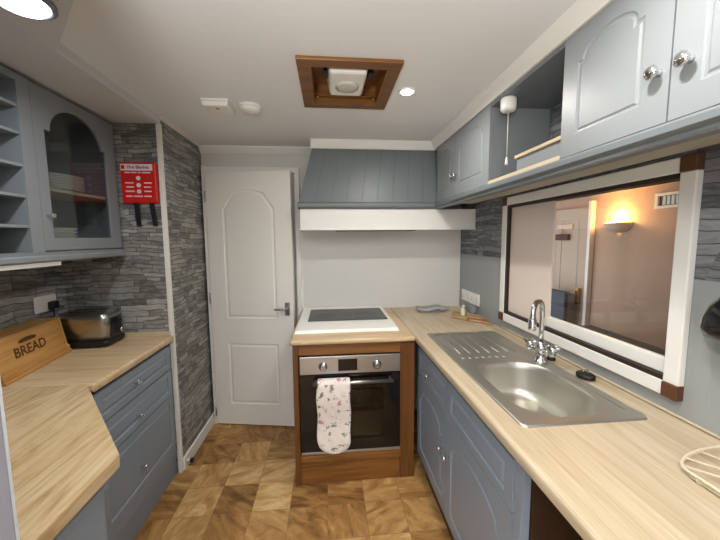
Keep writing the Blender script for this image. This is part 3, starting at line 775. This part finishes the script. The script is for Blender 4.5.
# ------------------------------------------------------------------ hatch window
win = bpy.data.objects.new('window_1', None); COL.objects.link(win); win.location = (XR, 1.4, 1.34); struct(win)
XW = 1.076
FY0, FY1, FZ0, FZ1 = .866, 1.935, .958, 1.718
B_ = .048
for (a, b, c, d) in ((FY0, FY0+B_, FZ0+B_, FZ1-B_), (FY1-B_, FY1, FZ0+B_, FZ1-B_), (FY0+B_, FY1-B_, FZ0, FZ0+B_), (FY0+B_, FY1-B_, FZ1-B_, FZ1)):
    box('window_frame', WHITE, win, XW, XR, a, b, c, d, .004)
for y in (FY0, FY1-B_):
    for z in (FZ0, FZ1-B_):
        box('corner_block', CORNER, win, XW-.004, XR, y, y+B_, z, z+B_, .003)
a, b, c, d = FY0+B_, FY1-B_, FZ0+B_, FZ1-B_
g = .016
mb = MB().box(1.082, XR+.04, b-g, b, c, d).box(1.082, XR+.04, a, b-g, c, c+g).box(1.082, XR+.04, a, b-g, d-g, d)
mb.build('gasket', GASK, win)
pl = box('sliding_panel', PANELB, win, 1.101, 1.110, 1.50, b-g, c+g, d-g, .001)
box('sash_rail', WHITE, win, 1.099, 1.125, a, 1.515, c+g, c+g+.052, .004)
box('pane', PANE, win, 1.112, 1.116, a, 1.52, c+g+.05, d-g)

# room beyond the hatch
XA = 2.40
struct(MB().box(XA, XA+.1, -.3, 5, -.35, 1.9).build('wall_annex', BEIGE))
struct(MB().box(1.14, XA+.1, 4.9, 5, -.35, 1.9).build('wall_annex', BEIGE))
struct(MB().box(1.14, XA+.1, -.4, -.3, -.35, 1.9).build('wall_annex', BEIGE))
struct(MB().box(1.14, XA+.1, -.4, 5, 1.850, 1.95).build('ceiling', plain('annex ceiling', '#e2d6c6', .7)))
struct(MB().box(1.14, XA+.1, -.4, 5, -.40, -.35).build('floor', plain('annex carpet', '#5b5258', .9)))
ad = bpy.data.objects.new('door_2', None); COL.objects.link(ad); ad.location = (XA, 3.1, -.35); struct(ad)
T = lambda u, v, c=0: Vector((XA-.03-c, 3.50-u, -.35+v))
panel_door('door_leaf', plain('annex door white', '#b3a596', .45), ad, T, .74, 2.10, .03, [rect_poly(.10, .2, .34, 2.0), rect_poly(.40, .2, .64, 2.0)])
box('architrave', WHITE, ad, XA-.045, XA, 2.72, 2.755, -.35, 1.80, .003)
MB().box(XA-.066, XA-.031, 2.80, 2.835, .84, .99).tube([(XA-.085, 2.82, .93), (XA-.088, 2.94, .928)], .009).tube([(XA-.06, 2.82, .93), (XA-.09, 2.82, .93)], .008).build('door_handle', BRASS, ad)
t = thing('wall_lamp', 'glowing half-bowl uplighter on the beige wall beyond the hatch', 'wall lamp', (XA, 2.47, 1.55))
mb = MB(); bm = mb.bm; rings = []
for r, z in ((.115, 1.592), (.108, 1.592), (.118, 1.586), (.108, 1.555), (.085, 1.528), (.050, 1.512), (.015, 1.508)):
    rings.append([bm.verts.new((XA-.0005-r*.95*math.sin(math.pi*k/18), 2.47-r*math.cos(math.pi*k/18), z)) for k in range(19)])
for i in range(1, len(rings)-1):
    for k in range(18): bm.faces.new((rings[i][k], rings[i][k+1], rings[i+1][k+1], rings[i+1][k])).smooth = True
o = mb.build('bowl', plain('plaster bowl', '#cbb8a4', .6), t); sm = o.modifiers.new('t', 'SOLIDIFY'); sm.thickness = .006
MB().lathe([(.018, 1.545), (.024, 1.565), (.022, 1.595), (.008, 1.605)], (XA-.06, 2.47, 0), 'Z', 14).build('bulb', LAMPB, t)
t = thing('wall_vent', 'white framed wall vent high on the beige wall beyond the hatch', 'vent', (XA, 2.08, 1.74))
mb = MB().box(XA-.02, XA, 1.86, 2.18, 1.675, 1.695).box(XA-.02, XA, 1.86, 2.18, 1.765, 1.785).box(XA-.02, XA, 1.86, 1.885, 1.695, 1.765).box(XA-.02, XA, 2.155, 2.18, 1.695, 1.765)
mb.build('frame', WHITE, t, .002)
box('backing', plain('vent dark', '#4a4642', .4), t, XA-.004, XA-.001, 1.885, 2.155, 1.695, 1.765)
mb = MB()
for k in range(8): mb.hexa([(XA-.016, 1.895+.03*k, 1.70), (XA-.006, 1.895+.03*k, 1.70), (XA-.006, 1.915+.03*k, 1.70), (XA-.016, 1.915+.03*k, 1.70)], [(XA-.016, 1.895+.03*k, 1.76), (XA-.006, 1.895+.03*k, 1.76), (XA-.006, 1.915+.03*k, 1.76), (XA-.016, 1.915+.03*k, 1.76)])
mb.build('slat', plain('pale blue slat', '#c3dbe6', .3), t)
t = thing('sideboard', 'long low sideboard with dark slate top beyond the hatch', 'sideboard', (2.15, 2.2, -.35))
box('top', SLATE, t, 1.95, XA-.001, 1.0, 2.70, .635, .665, .003)
box('body', DARKW, t, 1.98, XA-.002, 1.02, 2.68, -.35, .635)
t = thing('dining_chair', 'navy chair in front of the panelled door beyond the hatch', 'chair', (2.15, 3.0, -.35))
box('backrest', NAVY, t, 2.22, 2.26, 2.82, 3.18, .40, .945, .012)
box('seat', NAVY, t, 1.85, 2.25, 2.82, 3.18, .06, .13, .02)
for x in (1.87, 2.22):
    for y in (2.84, 3.14): box('leg', DARKW, t, x, x+.03, y, y+.03, -.35, .08)
box('backrest_rail', NAVY, t, 2.21, 2.27, 2.81, 3.19, .925, .955, .006)
t = thing('hook_rack', 'small pale hook rack with dark red things on the door beyond the hatch', 'rack', (XA-.03, 3.05, 1.5))
box('board', plain('pink white board', '#d5c0b6', .5), t, XA-.045, XA-.031, 2.95, 3.15, 1.555, 1.60, .002)
box('pouch', plain('dark red pouch', '#4b2724', .6), t, XA-.065, XA-.031, 2.98, 3.15, 1.445, 1.505, .006)
MB().tube([(XA-.05, 3.06, 1.56), (XA-.055, 3.06, 1.50)], .003).build('hook', BRASS, t)

# ------------------------------------------------------------------ sink-side wall cabinets
XU = .79
def up_door(parent, y_far, y_near, z0, z1):
    T = lambda a, b, c=0: Vector((XU-c, y_far-a, z0+b))
    w_, h_ = y_far-y_near, z1-z0
    return panel_door('door', PAINT, parent, T, w_, h_, .018, [arch_poly(.062, .062, w_-.070, h_-.045, .050, .018)], prof=((.004, -.003), (.009, -.0035), (.015, -.0005)))
def up_body(parent, y0, y1):
    mb = MB().box(XU+.019, XR-.001, y0, y0+.016, 1.738, 2.122).box(XU+.019, XR-.001, y1-.016, y1, 1.738, 2.122).box(XU+.019, XR-.001, y0+.016, y1-.016, 1.738, 1.754).box(XU+.019, XR-.001, y0+.016, y1-.016, 2.106, 2.122)
    mb.box(XR-.012, XR-.001, y0+.016, y1-.016, 1.754, 2.106)
    return mb.build('body', PAINT, parent)
t = thing('wall_cabinet', 'two-door blue-grey wall cabinet beside the cooker hood', 'cabinet', (XR, 1.95, 1.738))
up_body(t, 1.562, 2.335)
d = up_door(t, 2.338, 1.998, 1.742, 2.118); knob(d, (XU, 2.022, 1.865), 'X-', r=.015)
d = up_door(t, 1.994, 1.562, 1.742, 2.118); knob(d, (XU, 1.968, 1.865), 'X-', r=.015)
t = thing('wall_cabinet', 'two-door blue-grey wall cabinet over the empty end of the worktop', 'cabinet', (XR, .7, 1.738))
up_body(t, .34, 1.062)
d = up_door(t, 1.062, .712, 1.742, 2.118); knob(d, (XU, .736, 1.862), 'X-', r=.016)
d = up_door(t, .708, .34, 1.742, 2.118); knob(d, (XU, .668, 1.858), 'X-', r=.016)
t = thing('open_shelf_unit', 'open blue-grey shelf between the two wall cabinets over the hatch', 'shelf', (XR, 1.3, 1.738))
box('top', PAINTD, t, XU+.002, XR-.001, 1.063, 1.561, 2.106, 2.122)
box('base', PAINTD, t, XU+.012, XR-.001, 1.063, 1.561, 1.738, 1.752)
box('lipping', LIP, t, XU-.003, XU+.012, 1.063, 1.561, 1.736, 1.754, .002)
st = box('step_box', PAINT, t, XU+.022, XR-.002, 1.064, 1.355, 1.7525, 1.812)
box('lipping', LIP, st, XU+.012, XU+.10, 1.064, 1.36, 1.8125, 1.826, .002)
mb = MB().prism([(XU+.03, 1.690), (XU-.004, 1.690), (XU-.008, 1.696), (XU-.006, 1.704), (XU-.020, 1.712), (XU-.020, 1.728), (XU-.012, 1.736), (XU+.03, 1.736)], 'Y', .30, 2.342)
o = mb.build('cornice', PAINTD, None); tag(o, 'moulded blue-grey cornice strip running below the wall cabinets over the hatch', 'moulding')
mb = MB().box(XU+.031, XR-.034, .30, 2.33, 1.727, 1.7365)
o = mb.build('bottom_board', plain('pale grey beige board', '#b4ae9f', .5), None); tag(o, 'pale underside board beneath the wall cabinets above the hatch', 'board')
# pull cord
t = thing('pull_switch', 'white round ceiling pull switch with hanging cord in front of the open shelf', 'switch', (.80, 1.42, 2.105))
MB().lathe([(.030, 2.1055), (.034, 2.100), (.034, 2.060), (.029, 2.048), (.010, 2.045)], (.822, 1.455, 0), 'Z', 24).build('housing', PLASTW, t)
cdm = MB().tube([(.822, 1.455, 2.046), (.822, 1.456, 1.84)], .0016, 6).build('cord', PLASTW, t)
MB().lathe([(.003, 1.845), (.005, 1.835), (.007, 1.815), (.005, 1.810)], (.822, 1.456, 0), 'Z', 12).build('toggle', PLASTW, cdm)

# ------------------------------------------------------------------ ceiling fittings
t = thing('roof_vent', 'brown wooden framed roof vent with white cowl in the ceiling', 'roof vent', (.095, 1.56, ZC))
OX0, OX1, OY0, OY1 = -.118, .308, 1.325, 1.79
mb = MB(); bm = mb.bm
T = lambda a, b, c=0: Vector((a, b, ZC-.014+c))
lo = face_with_holes(bm, T, rect_poly(OX0, OY0, OX1, OY1), [rect_poly(VX0+.004, VY0+.004, VX1-.004, VY1-.004)])
up_ = [[bm.verts.new((v.co.x, v.co.y, ZC-.0005)) for v in l] for l in lo]
for A, Bv in zip(lo, up_):
    for i in range(4): bm.faces.new((A[i], A[(i+1) % 4], Bv[(i+1) % 4], Bv[i]))
mb.build('frame', VENTW, t, .003)
mb = MB(); e = .002
for (a, b, c, d) in ((VX0+e, VX0+.014, VY0+e, VY1-e), (VX1-.014, VX1-e, VY0+e, VY1-e), (VX0+.014, VX1-.014, VY0+e, VY0+.014), (VX0+.014, VX1-.014, VY1-.014, VY1-e)):
    mb.box(a, b, c, d, ZC-.012, ZC+.075)
mb.box(VX0+e, VX1-e, VY0+e, VY1-e, ZC+.075, ZC+.085)
mb.build('liner', VENTW, t)
MB().tube([(VX0+.015, VY1-.05, ZC+.012), (VX1-.015, VY1-.05, ZC+.012)], .006, 8).build('rail', VENTW, t)
for x in (VX0+.03, VX1-.03): MB().lathe([(.007, ZC-.002), (.008, ZC+.004), (.004, ZC+.012)], (x, VY1-.05, 0), 'Z', 10).build('stud', BRASS, t)
cw = MB()
cw.hexa([(.012, 1.415, ZC-.014), (.172, 1.415, ZC-.014), (.168, 1.64, ZC-.014), (.016, 1.64, ZC-.014)], [(.0, 1.405, ZC+.074), (.185, 1.405, ZC+.074), (.185, 1.66, ZC+.074), (.0, 1.66, ZC+.074)])
c2 = cw.build('cowl', PLASTW, t, .014, 4)
MB().lathe([(.052, ZC-.0145), (.054, ZC-.020), (.032, ZC-.023), (.004, ZC-.024)], (.092, 1.535, 0), 'Z', 24).build('grille', plain('cowl grey', '#c9c7c0', .5), c2)
for x in (.0, .2): MB().box(x-.012, x+.012, 1.50, 1.56, ZC+.03, ZC+.074).build('catch', BLACKM, t, .003)

t = thing('smoke_alarm', 'white rectangular alarm on the ceiling near the door', 'alarm', (-.565, 1.80, ZC))
MB().box(-.628, -.492, 1.735, 1.870, ZC-.012, ZC-.0005).build('base', PLASTW, t, .004)
MB().hexa([(-.620, 1.742, ZC-.036), (-.500, 1.742, ZC-.036), (-.500, 1.862, ZC-.036), (-.620, 1.862, ZC-.036)], [(-.627, 1.736, ZC-.012), (-.493, 1.736, ZC-.012), (-.493, 1.869, ZC-.012), (-.627, 1.869, ZC-.012)]).build('cover', PLASTW, t, .007, 3)
MB().lathe([(.010, ZC-.0362), (.010, ZC-.039), (.004, ZC-.040)], (-.556, 1.775, 0), 'Z', 12).build('test_button', plain('button grey', '#9b9a94', .5), t)
t = thing('smoke_alarm', 'white round detector on the ceiling between the rectangular alarm and roof vent', 'alarm', (-.40, 1.82, ZC))
MB().lathe([(.060, ZC-.0005), (.060, ZC-.010), (.056, ZC-.012)], (-.405, 1.825, 0), 'Z', 28).build('base', PLASTW, t)
MB().lathe([(.055, ZC-.012), (.052, ZC-.024), (.036, ZC-.034), (.010, ZC-.037)], (-.405, 1.825, 0), 'Z', 28).build('cover', PLASTW, t)

def downlight(label, x, y, z=ZC):
    t = thing('downlight', label, 'ceiling light', (x, y, z))
    mb = MB(); pr = [(.032, -.004), (.040, -.006), (.042, -.0005)]
    mb.lathe([(.042, z-.0005), (.040, z-.006), (.031, z-.0062), (.030, z-.004)], (x, y, 0), 'Z', 24).build('bezel', WHITE, t)
    MB().lathe([(.0285, z-.0065), (.027, z-.009), (.004, z-.0095)], (x, y, 0), 'Z', 20).build('diffuser', LAMPON, t)
downlight('small glowing downlight in the ceiling beside the roof vent', .384, 1.59)
t = thing('soffit_light', 'bright round ceiling light over the peninsula worktop', 'ceiling light', (-.835, 1.035, ZS))
MB().lathe([(.077, ZS-.0005), (.078, ZS-.010), (.068, ZS-.016), (.064, ZS-.012)], (-.835, 1.035, 0), 'Z', 32).build('bezel', plain('grey bezel', '#7c7c82', .4), t)
MB().lathe([(.063, ZS-.012), (.055, ZS-.020), (.004, ZS-.022)], (-.835, 1.035, 0), 'Z', 28).build('diffuser', LAMPCOOL, t)

# ------------------------------------------------------------------ alcove base units
XD2 = -.968
t = thing('drawer_unit', 'blue-grey three-drawer base unit under the toaster worktop', 'cabinet', (-1.25, 1.66, 0))
mb = MB().box(XL+.003, XD2-.02, 1.345, 1.361, .14, .86).box(XL+.003, XD2-.02, YF-.022, YF-.003, 0, .86).box(XL+.003, XD2-.02, 1.361, YF-.022, .14, .156).box(XL+.003, XL+.02, 1.361, YF-.022, .156, .86)
mb.build('body', PAINTB, t)
def left_front(name, z0, z1, y0=1.352, y1=1.985):
    T = lambda a, b, c=0: Vector((XD2+c, y0+a, z0+b))
    return panel_door(name, PAINTB, t, T, y1-y0, z1-z0, .018, [rect_poly(.04, .03, y1-y0-.04, z1-z0-.03)])
for z0, z1, kz in ((.706, .842, .775), (.546, .698, .605), (.215, .538, .335)):
    d = left_front('drawer', z0, z1); knob(d, (XD2, 1.625, kz), 'X+', r=.012)
box('rail', PAINTB, t, XD2-.018, XD2-.002, 1.352, 1.985, .15, .212, .002)
box('plinth', PAINTB, t, XD2-.04, XD2-.024, 1.345, YF-.003, 0, .149)
t = thing('peninsula_unit', 'blue-grey panelled base under the oak peninsula', 'cabinet', (-1.1, .9, 0))
P = [(XL+.003, .53), (-.615, .53), (-.615, .865), (-1.0, 1.315), (XL+.003, 1.315)]
MB().prism(P, 'Z', .02, .864).build('body', PAINTB, t, .003)
MB().prism([(XL+.004, .55), (-.65, .55), (-.65, .85), (-1.02, 1.30), (XL+.004, 1.30)], 'Z', 0, .02).build('plinth', PAINTB, t)
MB().prism(offset_poly([(-.604, .53), (-.604, .868), (-.995, 1.325), (-1.01, 1.31), (-.62, .86), (-.62, .53)], 0), 'Z', .815, .8645).build('rail', PAINTB, t)

# ------------------------------------------------------------------ alcove wall units
XG = -1.2
t = thing('glazed_cabinet', 'blue-grey wall cabinet with arched glass door and plates inside', 'cabinet', (XL, 1.74, 1.40))
mb = MB().box(XL+.001, XG-.02, 1.487, 1.502, 1.432, 2.128).box(XL+.001, XG-.02, 1.985, 2.0, 1.432, 2.128).box(XL+.001, XG-.02, 1.502, 1.985, 1.432, 1.447).box(XL+.001, XG-.02, 1.502, 1.985, 2.113, 2.128).box(XL+.001, XL+.012, 1.502, 1.985, 1.447, 2.113)
mb.build('body', PAINT, t)
box('shelf', LIP, t, XL+.013, XG-.03, 1.503, 1.984, 1.700, 1.713)
T = lambda a, b, c=0: Vector((XG+c, 1.488+a, 1.436+b))
gd = panel_door('door', PAINT, t, T, .510, .688, .019, [arch_poly(.052, .055, .436, .640, .125, .03)], through=True)
box('glass', CABG, gd, XG-.012, XG-.008, 1.535, 1.93, 1.485, 2.085)
knob(gd, (XG, 1.516, 1.585), 'X+', r=.012)
t = thing('plate_rack_unit', 'open blue-grey shelf rack beside the glazed cabinet', 'shelf', (XL, 1.2, 1.40))
mb = MB().box(XL+.001, XG, 1.43, 1.4865, 1.40, 2.128).box(XL+.001, XG, .96, .99, 1.40, 2.128).box(XL+.001, XL+.012, .99, 1.43, 1.40, 2.128).box(XL+.012, XG, .99, 1.43, 2.10, 2.128)
mb.build('body', PAINT, t)
for z in (2.005, 1.900, 1.775, 1.655, 1.535): box('shelf', PAINT, t, XL+.012, XG-.004, .99, 1.43, z-.006, z+.006, .001)
box('base', PAINT, t, XL+.012, XG, .99, 1.43, 1.40, 1.422)
box('divider', PAINT, t, XL+.012, XG-.004, 1.255, 1.267, 1.422, 1.649)
mb = MB().prism([(XG-.05, 1.386), (XG+.004, 1.386), (XG+.012, 1.394), (XG+.012, 1.410), (XG+.004, 1.416), (XG+.006, 1.430), (XG-.05, 1.430)], 'Y', .96, 2.0)
o = mb.build('cornice', PAINT, None); tag(o, 'moulded blue-grey cornice strip below the glazed cabinet and shelf rack', 'moulding')
o = box('white_batten', WHITE, None, XG-.045, XG+.002, .96, 1.56, 1.368, 1.3855, .002); tag(o, 'white batten under the shelf rack above the bread bin', 'batten')  # plain white batten along the lower edge

def plate_mesh(mb, c, z, r):
    mb.lathe([(r*.55, z), (r*.60, z+.002), (r*.98, z+.014), (r, z+.016), (r*.97, z+.017), (r*.58, z+.005), (.004, z+.004)], (c[0], c[1], 0), 'Z', 32)
    return mb
ordn = ['lowest', 'second lowest', 'third', 'fourth', 'fifth', 'topmost']
for k in range(6):
    o = plate_mesh(MB(), (-1.372, 1.755), 1.7136+.0125*k, .140).build('dinner_plate', PORC)
    tag(o, '%s white dinner plate of the stack on the glazed cabinet shelf' % ordn[k], 'plate', 'dinner plates behind glass')
for k in range(4):
    o = MB().lathe([(.045, 1.4476+.017*k), (.05, 1.450+.017*k), (.088, 1.485+.017*k), (.090, 1.488+.017*k), (.087, 1.488+.017*k), (.048, 1.4545+.017*k), (.004, 1.4535+.017*k)], (-1.34, 1.72, 0), 'Z', 28).build('bowl', PORC)
    tag(o, '%s white bowl of the stack at the bottom of the glazed cabinet' % (ordn[:3]+['topmost'])[k], 'bowl', 'bowls behind glass')

# ------------------------------------------------------------------ fire blanket
t = thing('fire_blanket', 'red fire blanket case hanging on the stone wall', 'fire blanket', (-1.075, YF, 1.8))
case = box('case', RED, t, -1.174, -.982, YF-.030, YF-.0008, 1.690, 1.920, .006)
lb = box('header_label', plain('label white', '#e9e4e0', .4), case, -1.170, -.998, YF-.0312, YF-.0300, 1.872, 1.908)
M = face_mat((-1.074, YF-.0314, 1.890), (1, 0, 0), (0, -1, 0))
text('lettering', 'Fire Blanket', .024, plain('label ink', '#3a2226', .5), lb, M, .0002, True)
box('emblem', RED, lb, -1.166, -1.148, YF-.0316, YF-.0311, 1.880, 1.901)
whi = plain('print white', '#e8d8d4', .5)
for z, spans in ((1.861, ((-1.150, -1.120), (-1.114, -1.085), (-1.078, -1.062), (-1.056, -1.010))), (1.803, ((-1.150, -1.105), (-1.048, -1.008))), (1.780, ((-1.145, -1.104), (-1.050, -1.012))), (1.756, ((-1.150, -1.102), (-1.050, -1.010))), (1.728, ((-1.150, -1.115), (-1.108, -1.060), (-1.052, -1.012)))):
    for x0, x1 in spans: box('printed_line', whi, case, x0, x1, YF-.0304, YF-.0298, z-.0035, z+.0035)
for z in (1.83, 1.79, 1.755): MB().lathe([(.012, -.0004), (.0125, .0006)], (-1.078, YF-.0304, z), 'Y', 16).build('pictogram', whi, case)
for x, b in ((-1.105, .004), (-1.022, .012)):
    mb = MB()
    mb.hexa([(x-.013+b, YF-.016, 1.560), (x+.013+b, YF-.016, 1.560), (x+.013+b, YF-.010, 1.560), (x-.013+b, YF-.010, 1.560)], [(x-.014, YF-.020, 1.692), (x+.014, YF-.020, 1.692), (x+.014, YF-.013, 1.692), (x-.014, YF-.013, 1.692)])
    mb.build('pull_strap', BLACKM, t, .002)

# ------------------------------------------------------------------ toaster
t = thing('toaster', 'polished steel toaster with black base in the worktop corner', 'toaster', (-1.338, 1.893, .9), local=True, rotz=math.radians(3))
lx, ly = .132, .088
def rrbox(mb, hx, hy, r, levels):
    rings = []
    for z, s in levels:
        rings.append([mb.bm.verts.new((p[0], p[1], z)) for p in rround(-hx+s, -hy+s, hx-s, hy-s, max(r-s*.5, .004), 6)])
    for a, b in zip(rings, rings[1:]):
        for i in range(len(a)): mb.bm.faces.new((a[i], a[(i+1) % len(a)], b[(i+1) % len(a)], b[i])).smooth = True
    mb.bm.faces.new(rings[0][::-1]); mb.bm.faces.new(rings[-1])
    return mb
rrbox(MB(), lx+.003, ly+.003, .03, [(.008, .004), (.012, 0), (.034, 0), (.037, .003)]).build('base', BLACKM, t)
rrbox(MB(), lx, ly, .03, [(.036, 0), (.150, 0), (.172, .004), (.186, .014), (.191, .028)]).build('shell', STEEL, t)
for y in (-.030, .030):
    MB().box(-.075, .075, y-.013, y+.013, .1895, .1925).build('slot', BLACKM, t, .001)
MB().box(lx-.002, lx+.0035, -.050, .050, .050, .155).build('end_panel', plain('dark steel', '#55565a', .3, 1), t, .002)
ep = MB().box(lx+.0036, lx+.005, -.006, .006, .070, .150).build('lever_slot', BLACKM, t)
MB().box(lx+.005, lx+.024, -.022, .022, .120, .134).build('lever', BLACKM, t, .004)
MB().lathe([(.013, lx+.003), (.012, lx+.014), (.006, lx+.016)], (0, .034, .07), 'X', 16).build('dial', CHROME, t)
for x in (-.08, .08):
    for y in (-.06, .06): MB().lathe([(.010, .0006), (.010, .010)], (x, y, 0), 'Z', 10).build('foot', BLACKM, t)

# ------------------------------------------------------------------ bread bin
t = thing('bread_bin', 'wooden bread bin with sloping front lettered BREAD', 'bread bin', (-1.335, 1.57, .9), local=True, rotz=math.radians(9))
LB = .215; DB = .150; TB = .112; HB = .180
MB().prism([(0, .012), (-DB, .012), (-DB, HB), (-(DB-TB)+.004, HB), (-.012, .035), (0, .035)], 'Y', -LB+.012, LB-.012).build('body', BAMBOO, t, .002)
MB().box(-DB-.004, .012, -LB, LB, .0006, .013).build('base', BAMBOO, t, .003)
for s in (-1, 1):
    y0, y1 = (LB-.012, LB) if s > 0 else (-LB, -LB+.012)
    MB().prism([(0.004, .013), (-DB, .013), (-DB, HB+.003), (-(DB-TB)+.008, HB+.003), (-.006, .04), (.004, .036)], 'Y', y0, y1).build('side_panel', BAMBOO, t, .002)
p0 = Vector((-.012, 0, .035)); p1 = Vector((-(DB-TB)+.004, 0, HB)); sl = (p1-p0).normalized(); nn = Vector((0, 1, 0)).cross(sl)
fm = lambda a, s: face_mat(p0+sl*s+nn*.0008+Vector((0, a, 0)), (0, 1, 0), nn)
text('lettering', 'BREAD', .060, BURN, t, fm(-.015, .062), .0004, True, sx=1.05)
mb = MB()
pts = []
for k in range(9):
    a = math.pi*k/8; pts.append((.075*math.cos(a)*.7, .010*math.sin(a)))
pts += [(-.060, -.005), (-.040, -.010), (.040, -.009), (.056, -.005)]
Mf = fm(-.02, .108)
lo = [mb.bm.verts.new(Mf @ Vector((p[0], p[1], 0))) for p in pts]; hi = [mb.bm.verts.new(Mf @ Vector((p[0], p[1], .0006))) for p in pts]
mb.bm.faces.new(hi); n = len(pts)
for i in range(n): mb.bm.faces.new((lo[i], lo[(i+1) % n], hi[(i+1) % n], hi[i]))
mb.build('loaf_emblem', BURN, t)

for o in list(bpy.data.objects):
    if '_local' in o: del o['_local']
